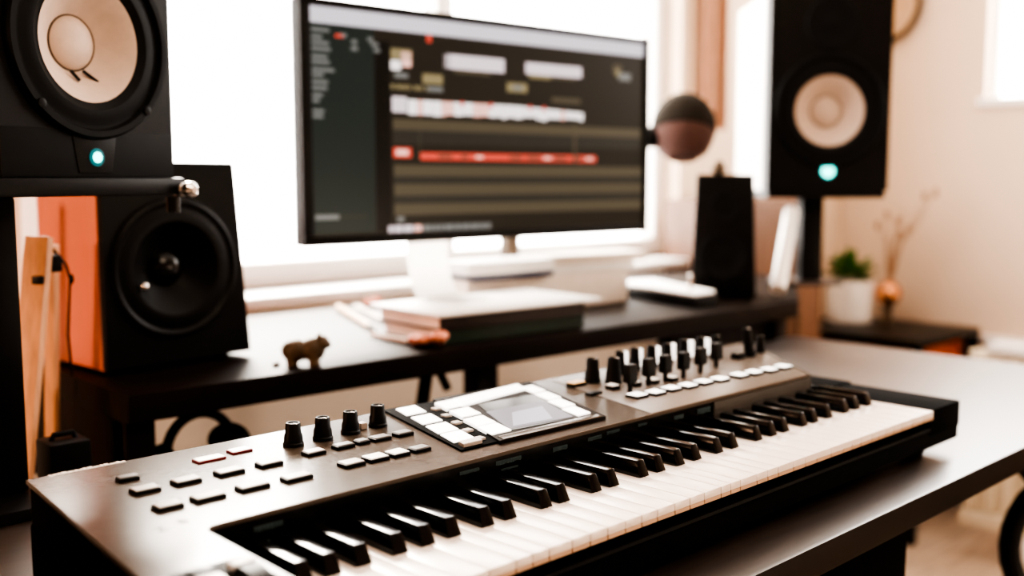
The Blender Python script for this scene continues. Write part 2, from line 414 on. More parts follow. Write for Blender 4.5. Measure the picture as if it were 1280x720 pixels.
# wheels at the lower left
for x, m in ((-.836, 'btn_warm'), (-.812, 'black')):
    b = bx(None, x - .0105, x + .0105, .0, .060, PZ - .001, PZ + .0006, .0003); s = part('wheel_slot', b, M['rubber'], kb, True)
    b = lathe(None, [(.030, -.0075), (.033, -.006), (.033, .006), (.030, .0075)], 48, Matrix.Translation((x, .030, PZ - .0275)) @ Matrix.Rotation(PI / 2, 4, 'Y'))
    part('wheel', b, M[m], s, True)
    b = bx(None, x - .0078, x + .0078, .036, .046, PZ + .001, PZ + .0062, .002); part('wheel_grip', b, M['white' if m == 'black' else 'black'], s, True)
# legends
b = text_bm('2.', .013, Matrix.Translation((-.818, .134, PZ + .0001))); part('legend', b, M['inkd'], kb, True)
b = text_bm('6', .015, Matrix.Translation((-.801, .138, PZ + .0001))); part('legend', b, M['inkd'], kb, True)
b = B(); x = -.822
bx(b, -.822, -.766, .3065, .3075, PZ - .0001, PZ + .0002)
while x < -.766:
    w = random.uniform(.0018, .0042); bx(b, x, x + w, .3070, .3118 + random.uniform(-.001, .001) - .0006, PZ - .0001, PZ + .0003); x += w + .0009
part('maker_mark', b, M['inkl'], kb, True)
for x0, x1, zc, hh in [(-.757, -.735, .829, .0040), (-.757, -.745, .8185, .0028), (-.576, -.555, .8305, .0030), (-.537, -.508, .8310, .0036), (-.531, -.512, .8245, .0018), (-.470, -.452, .8300, .0040), (-.425, -.407, .8310, .0034), (-.400, -.382, .8325, .0026), (-.355, -.342, .8320, .0024), (-.300, -.285, .8300, .004), (-.262, -.240, .8300, .006)]:
    x = x0; b = B()
    bx(b, x0, x1, .1229, .1236, zc - .0004, zc + .0004)
    while x < x1:
        w = random.uniform(.0012, .003); bx(b, x, min(x + w, x1), .1229, .1236, zc - hh / 2 * random.uniform(.6, 1), zc + hh / 2); x += w + .0006
    part('strip_legend', b, M['ink'], kb, True)
b = bx(None, -.235, -.047, .1218, .1238, .804, .8362); part('lip_sheen', b, M['sheen_grey'], kb, True, 'front edge at the right end, reflected light painted grey')  # reflected light on the strip's right end put in as grey

# ------------------------------------------------------------------ studio desk by the window
DZ = .82
dk = thing('studio_desk', 'dark walnut desk along the window with monitor and speakers on it', 'desk', (0, .85, 0))
b = prism(None, [(-.617, .640), (.735, .598), (1.16, .86), (1.16, 1.14), (-.617, 1.14)], DZ - .034, DZ, .003); edge_split(part('desk_top', b, M['edge'], dk, True), M['edge'])
b = hexa(None, [(-.612, .66, .70), (-.594, .66, .70), (-.594, 1.12, .64), (-.612, 1.12, .64)], [(-.612, .66, DZ - .034), (-.594, .66, DZ - .034), (-.594, 1.12, DZ - .034), (-.612, 1.12, DZ - .034)], .002)
part('side_apron', b, M['edge'], dk, True)
leg(dk, -.612, -.574, .665, .70, 0, DZ - .034, 'edge'); leg(dk, .672, .712, .61, .65, 0, DZ - .034, 'edge')
leg(dk, .02, .065, .76, .80, 0, DZ - .034, 'black'); leg(dk, 1.09, 1.13, 1.07, 1.11, 0, DZ - .034, 'edge'); leg(dk, -.612, -.574, 1.08, 1.12, 0, DZ - .034, 'edge')
b = bx(None, .36, .70, .625, .66, DZ - .095, DZ - .034, .002); part('front_apron', b, M['edge'], dk, True)
b = tube(None, [(-.135, .70, DZ - .034), (-.140, .70, .765), (-.15, .70, .715)], .010); tube(b, [(-.135, .70, DZ - .036), (-.115, .70, .775), (-.098, .70, .745)], .007)
part('cable_hook', b, M['blackmetal'], dk, True)

# headphones hanging below the desk
hp = thing('headphones', 'dark rounded headphones hanging beneath the left front of the desk', 'headphones', (-.50, .70, .72))
pts = [(-.535 + .03 * 0, .72, .70)]
pts = [(-.497 + .045 * math.cos(a), .71 + .0 * a, .722 + .048 * math.sin(a)) for a in [R(d) for d in range(-10, 191, 12)]]
part('headband', tube(None, pts, .0065, 10), M['black'], hp, True)
for sx, ex in ((-.545, .016), (-.457, .026)): part('ear_cup', ellipsoid(None, (sx, .71, .728 if sx > -.5 else .705), (ex, .030, .034 if sx < -.5 else .022)), M['rubber'], hp, True)

# ------------------------------------------------------------------ monitor
mo = thing('computer_monitor', 'wide black computer monitor showing a dark music editing window', 'monitor', (-.2557, .84, .9600), (0, 0, -4.6))
MWd, MH = .7362, .3654
b = bx(None, 0, MWd, .004, .030, 0, MH, .003); bx(b, .12, MWd - .12, .028, .055, .06, MH - .06, .010)
part('housing', b, M['black'], mo)
b = bx(None, 0, MWd, -.002, .006, 0, .0145, .001); bx(b, 0, MWd, -.002, .006, MH - .0105, MH, .001)
bx(b, 0, .0165, -.002, .006, .0145, MH - .0105, .001); bx(b, MWd - .0075, MWd, -.002, .006, .0145, MH - .0105, .001)
part('bezel', b, M['black'], mo)
# display: one flat picture of an editing program
cols = ['scr_dark', 'scr_side', 'scr_black', 'scr_title', 'scr_clip', 'scr_red', 'scr_pink', 'scr_white', 'scr_olive', 'scr_grey', 'scr_yel', 'scr_txt']
ci = {c: i for i, c in enumerate(cols)}
b = B(); lay = [0.0]
def rc(u0, u1, v0, v1, c, l=1): quad(b, u0, u1, v0, v1, .0035 - .0002 * l, ci[c])
rc(.0165, MWd - .0075, .0145, MH - .0105, 'scr_dark', 0)
rc(.0175, .1275, .0180, .330, 'scr_side'); rc(.1285, .1560, .0180, .312, 'scr_black')
rc(.0170, .7240, .3300, .3540, 'scr_title', 1)
for k in range(14):
    v = .3225 - .0095 * k + random.uniform(-.001, .001)
    if k > 11: v -= .004
    rc(.0200, .0200 + random.uniform(.018, .042) * (.6 if k > 9 else 1), v - .0052, v, 'scr_txt', 2)
for v, u, w in [(.318, .068, .012), (.310, .088, .010), (.300, .087, .012), (.316, .116, .010), (.309, .122, .014), (.300, .127, .012)]: rc(u, u + w, v - .006, v, 'scr_txt', 2)
rc(.060, .074, .311, .316, 'scr_red', 2)
rc(.021, .062, .0395, .0470, 'scr_txt', 2); rc(.062, .11, .041, .045, 'scr_grey', 2)
rc(.2258, .2352, .3170, .3290, 'scr_red', 2)
rc(.1575, .1970, .2860, .3030, 'scr_yel', 2); rc(.1575, .1760, .2700, .2845, 'scr_white', 2); rc(.1780, .1960, .2760, .2990, 'scr_pink', 2)
rc(.164, .190, .258, .266, 'scr_txt', 2)
for u in range(9): rc(.157 + u * .011, .157 + u * .011 + random.uniform(.005, .009), .2405, .2480, 'scr_yel' if u < 7 else 'scr_txt', 2)
rc(.2170, .2570, .2520, .2680, 'scr_yel', 2); rc(.225, .257, .240, .248, 'scr_txt', 2)
rc(.2600, .3850, .2790, .3020, 'scr_clip', 2); rc(.2610, .2640, .2790, .3020, 'scr_dark', 3); rc(.268, .270, .2790, .3020, 'scr_dark', 3)
rc(.2800, .3550, .2720, .2790, 'scr_olive', 2)
rc(.4320, .5640, .2810, .3005, 'scr_clip', 2); rc(.4400, .4900, .2740, .2810, 'scr_yel', 2); rc(.49, .55, .2760, .2810, 'scr_olive', 2)
rc(.3900, .4360, .2480, .2640, 'scr_yel', 2); rc(.404, .424, .252, .260, 'scr_txt', 3)
rc(.4920, .5620, .2350, .2440, 'scr_olive', 2)
rc(.6430, .6660, .2950, .3110, 'scr_olive', 2); rc(.6580, .6900, .2830, .2970, 'scr_txt', 2); rc(.650, .660, .290, .302, 'scr_yel', 3)
rc(.1590, .1870, .2050, .2290, 'scr_clip', 2)
u = .189
while u < .562:
    w = random.uniform(.008, .020)
    rc(u, u + w, .2045 + random.uniform(-.003, .003), .2255 - .006 * max(0, (u - .40) / .16), random.choice(['scr_white', 'scr_white', 'scr_white', 'scr_pink']), 2); u += w + .0006
for u in (.291, .352, .438, .470): rc(u, u + .008, .219, .2275, 'scr_red', 3)
rc(.1600, .7200, .1780, .1950, 'scr_olive', 2)
rc(.1600, .7200, .1560, .1780, 'scr_grey', 1); rc(.210, .2115, .130, .2, 'scr_olive', 3); rc(.545, .551, .13, .2, 'scr_olive', 3)
rc(.1600, .1950, .1340, .1500, 'scr_red', 2); rc(.166, .188, .138, .147, 'scr_pink', 3)
rc(.2110, .6020, .1310, .1430, 'scr_red', 2)
u = .215
while u < .590:
    w = random.uniform(.010, .03); rc(u, u + w, .1345, .1395, random.choice(['scr_pink', 'scr_olive', 'scr_red']), 3); u += w + random.uniform(.004, .02)
for v0, v1, c in [(.1050, .1230, 'scr_olive'), (.0745, .0925, 'scr_olive'), (.0430, .0610, 'scr_olive'), (.0925, .105, 'scr_grey'), (.061, .0745, 'scr_grey')]: rc(.1610, .7240, v0, v1, c, 2)
rc(.166, .180, .033, .041, 'scr_txt', 2)
u = .150
while u < .352:
    w = random.uniform(.008, .02); rc(u, u + w, .0165, .0270, random.choice(['scr_txt', 'scr_txt', 'scr_clip', 'scr_pink', 'scr_txt']), 2); u += w + .002
part('screen', b, [M[c] for c in cols], mo)
NX = .545
b = bx(None, NX - .02, NX + .02, .050, .20, .10, .16, .006); bx(b, NX - .013, NX + .013, .17, .20, -.128, .14, .004)
part('stand_neck', b, M['brown'], mo)
b = bx(None, NX - .12, NX + .10, .14, .23, -.140, -.128, .004); part('stand_base', b, M['black'], mo)

# ------------------------------------------------------------------ studio speakers
def holed_baffle(x0, x1, z0, z1, y0, y1, cx, cz, r, n=64, taper=0.):
    """front board y0..y1 with a round hole for the driver; taper pulls the top right corner in"""
    t = bmesh.new(); out = []; inn = []
    corner = [math.atan2(z - cz, x - cx) for x, z in ((x1, z1), (x0, z1), (x0, z0), (x1, z0))]
    angs = sorted([2 * PI * k / n - PI for k in range(n)] + corner)
    for a in angs:
        c, s_ = math.cos(a), math.sin(a)
        k = min([(q - cx) / c for q in (x0, x1) if abs(c) > 1e-6 and (q - cx) / c > 0] + [(q - cz) / s_ for q in (z0, z1) if abs(s_) > 1e-6 and (q - cz) / s_ > 0])
        px, pz = cx + k * c, cz + k * s_
        px -= taper * max(0, (px - x0) / (x1 - x0)) * (pz - z0) / (z1 - z0)
        out.append((px, pz)); inn.append((cx + r * c, cz + r * s_))
    fo = [t.verts.new((x, y0, z)) for x, z in out]; bo = [t.verts.new((x, y1, z)) for x, z in out]
    fi = [t.verts.new((x, y0, z)) for x, z in inn]; bi = [t.verts.new((x, y1, z)) for x, z in inn]
    N = len(angs)
    for k in range(N):
        q = (k + 1) % N
        t.faces.new((fo[k], fo[q], fi[q], fi[k])); t.faces.new((bo[q], bo[k], bi[k], bi[q]))
        t.faces.new((fo[q], fo[k], bo[k], bo[q])); t.faces.new((fi[k], fi[q], bi[q], bi[k]))
    bmesh.ops.recalc_face_normals(t, faces=t.faces[:])
    return merge(None, t)
FX = Matrix.Rotation(PI / 2, 4, 'X')        # Z axis of a lathe -> -Y (towards the front)
def monitor_speaker(name, label, loc, rz, W, H, D, cr, cz, cab, cabinet_label=None, wires=False, tweeter=True):
    t = thing(name, label, 'speaker', loc, (0, 0, rz))
    part('cabinet', bx(None, -W / 2, W / 2, .045 if cab == 'black' else .0405, D, 0, H, .004), M[cab], t, label=cabinet_label)
    part('baffle', holed_baffle(-W / 2, W / 2, 0, H, -.006, .040 if cab != 'black' else .0445, 0, cz, cr * 1.08), M['black'], t)
    T = Matrix.Translation((0, -.006, cz)) @ FX
    part('surround', lathe(None, [(cr * 1.66, 0), (cr * 1.64, .004), (cr * 1.60, .0075), (cr * 1.50, .0075), (cr * 1.46, .003), (cr * 1.38, .003), (cr * 1.30, .0055), (cr * 1.16, .0055), (cr * 1.05, .001), (cr * .98, -.001)], 64, T, cap=False), M['rubber'], t)
    c = part('cone', lathe(None, [(cr * 1.02, .001), (cr * .98, .000), (cr * .75, -.0125), (cr * .46, -.026), (cr * .40, -.028)], 64, T, cap=False), M['cone'], t, label='pale woofer cone')
    part('dust_cap', lathe(None, [(cr * .47, -.0262), (cr * .44, -.0235), (cr * .34, -.019), (cr * .18, -.0162), (0, -.0155)], 48, T, cap=False), M['cone'], c)
    part('cap_ring', lathe(None, [(cr * .485, -.0255), (cr * .475, -.0240), (cr * .455, -.0238), (cr * .445, -.0252)], 48, T, cap=False), M['brown'], c)
    if wires:
        for q0, q1 in (((-.0065, -.0275), (-.0005, -.0370)), ((.0080, -.0265), (.0215, -.0365))):
            p0 = Vector((q0[0], .0135, cz + q0[1])); p1 = Vector((q1[0], .0085, cz + q1[1]))
            part('lead_wire', tube(None, [p0, p0.lerp(p1, .5), p1], .0016, 8), M['black'], c)
    for k in range(4):
        a = R(45 + 90 * k); part('screw', lathe(None, [(.0045, 0), (.0045, .0015), (0, .0025)], 14, Matrix.Translation((cr * 1.55 * math.cos(a), -.0135, cz + cr * 1.55 * math.sin(a))) @ FX), M['black'], t)
    if tweeter:
        T2 = Matrix.Translation((0, -.006, cz + cr * 2.50)) @ FX
        part('tweeter', lathe(None, [(cr * .78, 0), (cr * .74, .003), (cr * .5, .0022), (cr * .30, .0008), (cr * .2, .003), (0, .006)], 48, T2, cap=False), M['rubber'], t)
    return t

# near left speaker
LS = monitor_speaker('studio_speaker', 'near black studio speaker at top left with pale cone, cropped by the frame', (-.6845, .549, 1.0625), 19, .208, .36, .17, .0575, .131, 'black', wires=True)
b = bx(None, -.103, .103, -.0075, -.004, 0, .046, .001); part('lower_strip', b, M['rubber'], LS)
b = hexa(None, [(-.020, -.0085, .004), (.020, -.0085, .004), (.020, -.005, .004), (-.020, -.005, .004)], [(-.028, -.0085, .050), (.028, -.0085, .050), (.028, -.005, .050), (-.028, -.005, .050)], .001)
part('light_housing', b, M['black'], LS)
part('power_light', lathe(None, [(.0052, 0), (.0052, .002), (0, .003)], 24, Matrix.Translation((.001, -.0085, .0195)) @ FX), M['led'], LS, label='round cyan power light')
part('light_ring', lathe(None, [(.0088, 0), (.0088, .0008), (.0052, .001)], 24, Matrix.Translation((.001, -.0085, .0195)) @ FX, cap=False), M['ledring'], LS)
st = thing('speaker_stand', 'thick black pole stand with flat platform under the near left speaker', 'speaker stand', (-.75, .57, TZ))
T = Matrix.Translation((-.6845, .549, 0)) @ Matrix.Rotation(R(19), 4, 'Z')
b = bx(None, -.150, .112, -.016, .165, 1.0445, 1.0625, .004, 2, T); part('platform', b, M['black'], st, True)
b = lathe(None, [(.0085, -.012), (.0085, -.004), (.006, 0), (.0085, .004), (.0085, .010), (.004, .014)], 24, T @ Matrix.Translation((.108, -.018, 1.050)) @ FX); part('bolt', b, M['chrome'], st, True, 'shiny chrome bolt')
b = lathe(None, [(.007, -.010), (.007, .006)], 20, T @ Matrix.Translation((.096, -.012, 1.036))); part('knob', b, M['blackgloss'], st, True)
b = bx(None, -.795, -.757, .545, .592, TZ + .012, 1.0445, .004); part('pole', b, M['black'], st, True)
b = bx(None, -.86, -.745, .49, .598, TZ, TZ + .012, .003); part('base_plate', b, M['black'], st, True)

# speaker on the desk, left
d2 = thing('desk_speaker', 'black desk speaker with salmon side panel on the left end of the desk', 'speaker', (-.590, .768, DZ), (0, 0, 5))
w, h, d = .206, .262, .165
front_lo = [(0, -.008, .008), (w, -.008, .008), (w, .016, .008), (0, .016, .008)]
front_hi = [(0, -.008, h), (w - .020, -.008, h), (w - .020, .016, h), (0, .016, h)]
part('baffle', holed_baffle(0, w, .008, h, -.008, .003, .096, .128, .058, taper=.020), M['black'], d2)
cb = holed_baffle(.001, w - .002, .006, h - .001, .0035, .0305, .096, .128, .060, taper=.020)
part('cabinet', hexa(cb, [(.001, .0305, .006), (w - .002, .0305, .006), (w - .002, d, .006), (.001, d, .006)], [(.001, .0305, h - .001), (w - .022, .0305, h - .001), (w - .022, d, h - .001), (.001, d, h - .001)], .002), M['salmon'], d2, label='salmon cabinet')
T = Matrix.Translation((.096, -.008, .128)) @ FX
part('surround', lathe(None, [(.090, 0), (.089, .004), (.084, .006), (.079, .003), (.074, .0035), (.068, .006), (.060, .005), (.054, 0)], 64, T, cap=False), M['black'], d2)
c = part('cone', lathe(None, [(.056, .001), (.050, -.004), (.030, -.020), (.022, -.024)], 56, T, cap=False), M['black'], d2)
part('dust_cap', lathe(None, [(.025, -.023), (.018, -.014), (.009, -.010), (0, -.009)], 40, T, cap=False), M['blackgloss'], c)
part('indicator', ellipsoid(None, (.050, -.014, .108), (.0055, .004, .0055), 16, 10), M['chrome'], d2, label='bright round highlight stud')
for x in (.02, w - .03):
    for y in (.02, d - .03): part('rubber_foot', lathe(None, [(.010, 0), (.010, .008)], 16, Matrix.Translation((x, y, 0))), M['rubber'], d2)

# far right speaker and its stand
RS = monitor_speaker('studio_speaker', 'white sided studio speaker with black front on a pole stand at right', (.945, .6635, 1.0355), -42, .263, .42, .27, .0735, .170, 'pot', 'white cabinet', tweeter=True)
part('power_light', lathe(None, [(.0135, 0), (.0135, .002), (0, .003)], 28, Matrix.Translation((.0, -.0065, .042)) @ FX), M['led'], RS, label='round cyan power light')
part('light_ring', lathe(None, [(.0165, 0), (.0165, .001), (.0135, .0015)], 28, Matrix.Translation((.0, -.0065, .042)) @ FX, cap=False), M['ledring'], RS)
rs = thing('speaker_stand', 'black pole stand carrying the white sided speaker at the right end of the desk', 'speaker stand', (.995, .77, DZ))
T = Matrix.Translation((.945, .6635, 0)) @ Matrix.Rotation(R(-42), 4, 'Z')
part('platform', bx(None, -.128, .128, -.002, .26, 1.019, 1.0355, .003, 2, T), M['black'], rs, True)
b = bx(None, -.026, .024, .08, .125, DZ + .012, 1.019, .004, 2, T); part('pole', b, M['black'], rs, True)
b = bx(None, -.07, .07, .07, .19, DZ, DZ + .012, .003, 2, T); part('base_plate', b, M['desk'], rs, True)
b = tube(None, [(.744, .652, DZ + .002 + .014), (.888, .712, .992)], .0155, 20)
solo('cardboard_tube', b, M['pot'], 'white tube leaning in front of the right speaker stand pole', 'tube', (.744, .652, DZ))

# slim tower speaker
ts = thing('tower_speaker', 'slim black tapered speaker on the desk right of the monitor', 'speaker', (.652, .722, DZ), (0, 0, -54))
w0, w1_, hh, dd = .131, .113, .250, .10
part('cabinet', hexa(None, [(-w0 / 2, 0, .004), (w0 / 2, 0, .004), (w0 / 2, dd, .004), (-w0 / 2, dd, .004)], [(-w1_ / 2, .004, hh), (w1_ / 2, .004, hh), (w1_ / 2, dd, hh), (-w1_ / 2, dd, hh)], .004), M['black'], ts)
part('woofer', lathe(None, [(.050, 0), (.048, .004), (.042, .004), (.036, .001), (.012, -.001), (0, .003)], 40, Matrix.Translation((0, .0005, .085)) @ FX, cap=False), M['rubber'], ts)
part('tweeter', lathe(None, [(.030, 0), (.028, .003), (.022, .001), (.010, .001), (0, .004)], 36, Matrix.Translation((0, .003, .185)) @ FX, cap=False), M['rubber'], ts)
for x in (-.05, .05):
    for y in (.015, .095): part('rubber_foot', lathe(None, [(.007, 0), (.007, .005)], 14, Matrix.Translation((x, y, 0))), M['rubber'], ts)
b = ellipsoid(None, (.652, .738, DZ + hh + .009), (.019, .014, .0095)); ellipsoid(b, (.650, .736, DZ + hh + .0205), (.010, .009, .008))
solo('pebble_ornament', b, M['brown'], 'small brown rounded ornament on top of the slim black speaker', 'ornament', (.652, .738, DZ + hh))

# ------------------------------------------------------------------ microphone beside the monitor
mc = thing('microphone', 'large rounded brown microphone with dark grey top beside the monitor', 'microphone', (.713, .872, DZ))
c = Vector((.713, .872, 1.160))
Tm = Matrix.Translation(c) @ (Vector((.30, .22, .93)).to_track_quat('Z', 'Y').to_matrix().to_4x4())
prof = [(.0, -.062), (.032, -.058), (.052, -.042), (.0645, -.014), (.0655, .002), (.062, .010)]
part('windscreen', lathe(None, prof + [(.0, .010)], 40, Tm), M['mic'], mc, True)
prof = [(.0645, -.004), (.0685, .000), (.0690, .014), (.065, .036), (.052, .060), (.032, .078), (.014, .086), (0, .088)]
part('grille_cap', lathe(None, prof, 40, Tm), M['micgrey'], mc, True, 'dark grey cap')
part('arm', tube(None, [(.668, .912, 1.150), (.62, .95, 1.146), (.50, 1.04, 1.13), (.42, 1.09, 1.10)], [.024, .018, .011, .009], 14), M['blackmetal'], mc, True)
part('stand', tube(None, [(.42, 1.095, 1.105), (.42, 1.095, .835)], .007, 14), M['blackmetal'], mc, True)
part('base', lathe(None, [(.040, DZ), (.040, DZ + .012), (.012, DZ + .018)], 32, Matrix.Translation((.42, 1.095, 0))), M['blackmetal'], mc, True)

# ------------------------------------------------------------------ things on the desk
def slab(x0, x1, y0, y1, z0, z1, rz=0., bev=.001):
    T = Matrix.Translation(((x0 + x1) / 2, (y0 + y1) / 2, 0)) @ Matrix.Rotation(R(rz), 4, 'Z')
    return bx(None, -(x1 - x0) / 2, (x1 - x0) / 2, -(y1 - y0) / 2, (y1 - y0) / 2, z0, z1, bev, 2, T)
def book(name, label, x0, x1, y0, y1, z0, z1, rz, cover):
    t = thing(name, label, 'book', ((x0 + x1) / 2, (y0 + y1) / 2, z0), (0, 0, rz))
    w, d, h = (x1 - x0) / 2, (y1 - y0) / 2, z1 - z0
    b = bx(None, -w, w, -d, d, 0, .0025, .0005); bx(b, -w, w, -d, d, h - .0025, h, .0005); bx(b, -w, w, -d, -d + .003, .002, h - .002)
    part('cover', b, M[cover], t)
    part('pages', bx(None, -w + .003, w - .003, -d + .003, d - .003, .0025, h - .0025), M['paper2'], t)
    return t
book('book', 'dark green book at the bottom of the stack under white papers', -.135, .155, .655, .81, DZ, DZ + .022, -2, 'green')
book('book', 'dark brown book in the middle of the stack, under white papers', -.142, .150, .650, .81, DZ + .022, DZ + .042, -3, 'book')
b = slab(-.150, .185, .645, .825, DZ + .042, DZ + .047, -3)
solo('paper_pad', b, M['paper'], 'white pad of papers lying on top of the dark book stack', 'papers', (.01, .73, DZ + .042))
# sheet curling up behind the books
b = B(); t_ = bmesh.new(); rows = []
for i in range(22):
    s = i / 21
    if s < .45: p = (.8085 - .02 * 0 - .0, .8672 + .0); y = .740 + .085 * (s / .45); z = .8685 + .0015 * math.sin(s * 6)
    else:
        a = (s - .45) / .55; y = .825 + .028 * math.sin(a * PI / 2) - .010 * a * a; z = .8690 + .098 * a ** 1.25
    rows.append([t_.verts.new((x + .012 * (1 - s) - .004, y - .05 * (x), z)) for x in (-.055, -.035, -.015, .01, .028)])
for a_, c_ in zip(rows, rows[1:]):
    for k in range(4): t_.faces.new((a_[k], a_[k + 1], c_[k + 1], c_[k]))
bmesh.ops.solidify(t_, geom=t_.faces[:], thickness=.0008); merge(b, t_)
solo('paper_sheet', b, M['paper'], 'white sheet of paper curling upright below the monitor', 'paper', (-.01, .80, DZ + .047))
# stack of envelopes and notebook behind, in front of the monitor stand
stack = [('paper_stack', 'pale thick bottom pile of papers under the dark blue notebook', 'paper2', .09, .485, .845, .925, DZ, DZ + .064, -5),
         ('notebook', 'thin dark blue notebook showing between pale papers under the monitor', 'navy', .09, .275, .838, .925, DZ + .064, DZ + .074, -5),
         ('paper_stack', 'white paper pile beside the dark blue notebook, below the monitor right side', 'paper', .282, .500, .835, .915, DZ + .064, DZ + .079, -6),
         ('envelope', 'pale envelope lying on the dark blue notebook', 'paper', .08, .275, .838, .925, DZ + .074, DZ + .096, -5),
         ('envelope', 'large cream envelope on top of the papers below the monitor right side', 'paper2', .284, .53, .832, .912, DZ + .079, DZ + .098, -7)]
for nm, lb, m, x0, x1, y0, y1, z0, z1, rz in stack:
    solo(nm, slab(x0, x1, y0, y1, z0, z1, rz, .002), M[m], lb, 'papers' if nm == 'paper_stack' else nm, ((x0 + x1) / 2, (y0 + y1) / 2, z0))
# audio interface
ai = thing('audio_interface', 'flat white topped device with black edge in front of the slim speaker', 'audio interface', (.515, .795, DZ))
P4 = [(.475, .662), (.555, .668), (.655, .90), (.545, .93)]
part('body', prism(None, P4, DZ, DZ + .022, .003), M['black'], ai, True)
part('top', prism(None, [(.478, .666), (.553, .671), (.650, .898), (.547, .927)], DZ + .0215, DZ + .028, .003), M['paper'], ai, True, 'white top')
part('jack', lathe(None, [(.004, 0), (.004, .03), (.002, .034)], 14, Matrix.Translation((.512, .70, DZ + .027))), M['chrome'], ai, True)
# pencils, pen, fabric
def pencil(nm, label, cat, p0, p1, r, m, tip):
    t = thing(nm, label, cat, p0)
    d = Vector(p1) - Vector(p0); q = Vector(p0) + d * .88
    part('shaft', tube(None, [p0, q], r, 6), M[m], t, True)
    part('tip', tube(None, [q, Vector(p1)], [r, r * .2], 6), M[tip], t, True)
pencil('pencil', 'long tan pencil lying on the bright desk left of the books', 'pencil', (-.02, 1.10, DZ + .007), (-.134, .832, DZ + .005), .0065, 'tan', 'brown')
pencil('paintbrush', 'thin pale brush lying beside the tan pencil on the desk', 'brush', (.02, 1.10, DZ + .005), (-.075, .87, DZ + .004), .0045, 'paper2', 'brown')
pencil('pen', 'white pen lying left of the book stack', 'pen', (-.165, .80, DZ + .0045), (-.160, .70, DZ + .0035), .004, 'paper2', 'micgrey')
for (x, y, rr, lb) in [(.050, 1.10, .014, 'small red clip behind the tan pencil on the desk'), (.078, 1.115, .012, 'small red clip farthest right behind the pencils')]:
    b = ellipsoid(None, (x, y, DZ + .008), (rr, rr * .7, .008)); tube(b, [(x - rr, y, DZ + .010), (x, y, DZ + .017), (x + rr, y, DZ + .010)], .0025, 8)
    solo('clip', b, M['redbit'], lb, 'clip', (x, y, DZ))
b = B()
for k in range(7):
    a = k * 2.4; ellipsoid(b, (-.160 + .014 * math.cos(a), .668 + .020 * math.sin(a), DZ + .008 + .004 * (k % 3)), (.014, .013, .008), 16, 10)
solo('cloth', b, M['redbit'], 'crumpled red orange cloth at the left corner of the book stack', 'cloth', (-.16, .668, DZ))
b = lathe(None, [(.009, 0), (.010, .006), (.007, .014), (.0, .016)], 20, Matrix.Translation((-.155, .705, DZ)))
solo('eraser', b, M['micgrey'], 'small grey stub beside the red orange cloth', 'eraser', (-.155, .705, DZ))

# animal figurine
an = thing('animal_figurine', 'small brown carved four legged animal figurine near the desk front edge', 'figurine', (-.374, .662, DZ), (0, 0, -38))
b = ellipsoid(None, (-.010, 0, .0205), (.0185, .0140, .0150)); ellipsoid(b, (.012, 0, .0215), (.0165, .0140, .0160)); ellipsoid(b, (.023, 0, .0300), (.0110, .0100, .0100)); ellipsoid(b, (.0305, 0, .0275), (.0055, .0050, .0050))
for sy in (-1, 1):
    for lx in (-.0150, .0135): tube(b, [(lx, sy * .0062, .020), (lx, sy * .0066, .008), (lx + .001, sy * .0066, 0)], [.0085, .0066, .0070], 14)
bmesh.ops.remove_doubles(b, verts=b.verts[:], dist=.00001)
body = part('body', b, M['brown'], an)
rm = body.modifiers.new('weld', 'REMESH'); rm.mode = 'VOXEL'; rm.voxel_size = .0012; rm.use_smooth_shade = True
for sy in (-1, 1): part('ear', ellipsoid(None, (.020, sy * .0068, .0385), (.0030, .0024, .0034), 14, 10), M['brown'], an)
part('tail', ellipsoid(None, (-.0245, 0, .024), (.003, .003, .003), 12, 8), M['brown'], an)
solo('nut', ellipsoid(None, (-.402, .683, DZ + .003), (.0055, .0045, .003), 16, 10), M['brown'], 'tiny brown nut on the desk left of the animal figurine', 'nut', (-.402, .683, DZ))

# ------------------------------------------------------------------ wooden tripod at the left
tp = thing('wooden_tripod', 'orange brown wooden tripod standing at far left behind the keyboard', 'tripod', (-.70, .74, 0))
def plank(p0, p1, w, th, yaw):
    p0, p1 = Vector(p0), Vector(p1); d = (p1 - p0); z = d.normalized(); x = Matrix.Rotation(R(yaw), 3, 'Z') @ Vector((1, 0, 0)); x = (x - z * x.dot(z)).normalized(); y = z.cross(x)
    T = Matrix((( x.x, y.x, z.x, p0.x), (x.y, y.y, z.y, p0.y), (x.z, y.z, z.z, p0.z), (0, 0, 0, 1)))
    return bx(None, -w / 2, w / 2, -th / 2, th / 2, 0, d.length, .002, 2, T)
part('leg', plank((-.850, .588, 0), (-.676, .719, .997), .027, .014, -44), M['pine'], tp, True)
part('leg', plank((-.640, .895, 0), (-.648, .762, .985), .013, .016, -44), M['pine'], tp, True)
part('leg', plank((-.76, .90, 0), (-.695, .84, 1.03), .009, .016, -44), M['pine'], tp, True)
b = bx(None, -.006, .006, -.004, .004, -.0045, .0045, .001, 2, Matrix.Translation((-.6845, .704, .950)) @ Matrix.Rotation(R(-44), 4, 'Z')); part('clamp_nut', b, M['black'], tp, True)
b = tube(None, [(-.652, .745, .980), (-.640, .742, .962), (-.636, .742, .945), (-.640, .745, .88), (-.636, .75, .83)], .0016, 8); ellipsoid(b, (-.635, .741, .945), (.003, .003, .006)); part('cord', b, M['black'], tp, True)
b = bx(None, -.672, -.648, .730, .760, .955, .975, .003); part('hinge', b, M['black'], tp, True)
eb = thing('equipment_case', 'small black case standing behind the left end of the keyboard', 'case', (-.675, .575, TZ))
part('shell', bx(None, -.733, -.692, .555, .598, TZ, TZ + .050, .004), M['black'], eb, True)
part('handle', tube(None, [(-.725, .576, TZ + .048), (-.722, .576, TZ + .055), (-.703, .576, TZ + .055), (-.700, .576, TZ + .048)], .003, 8), M['rubber'], eb, True)

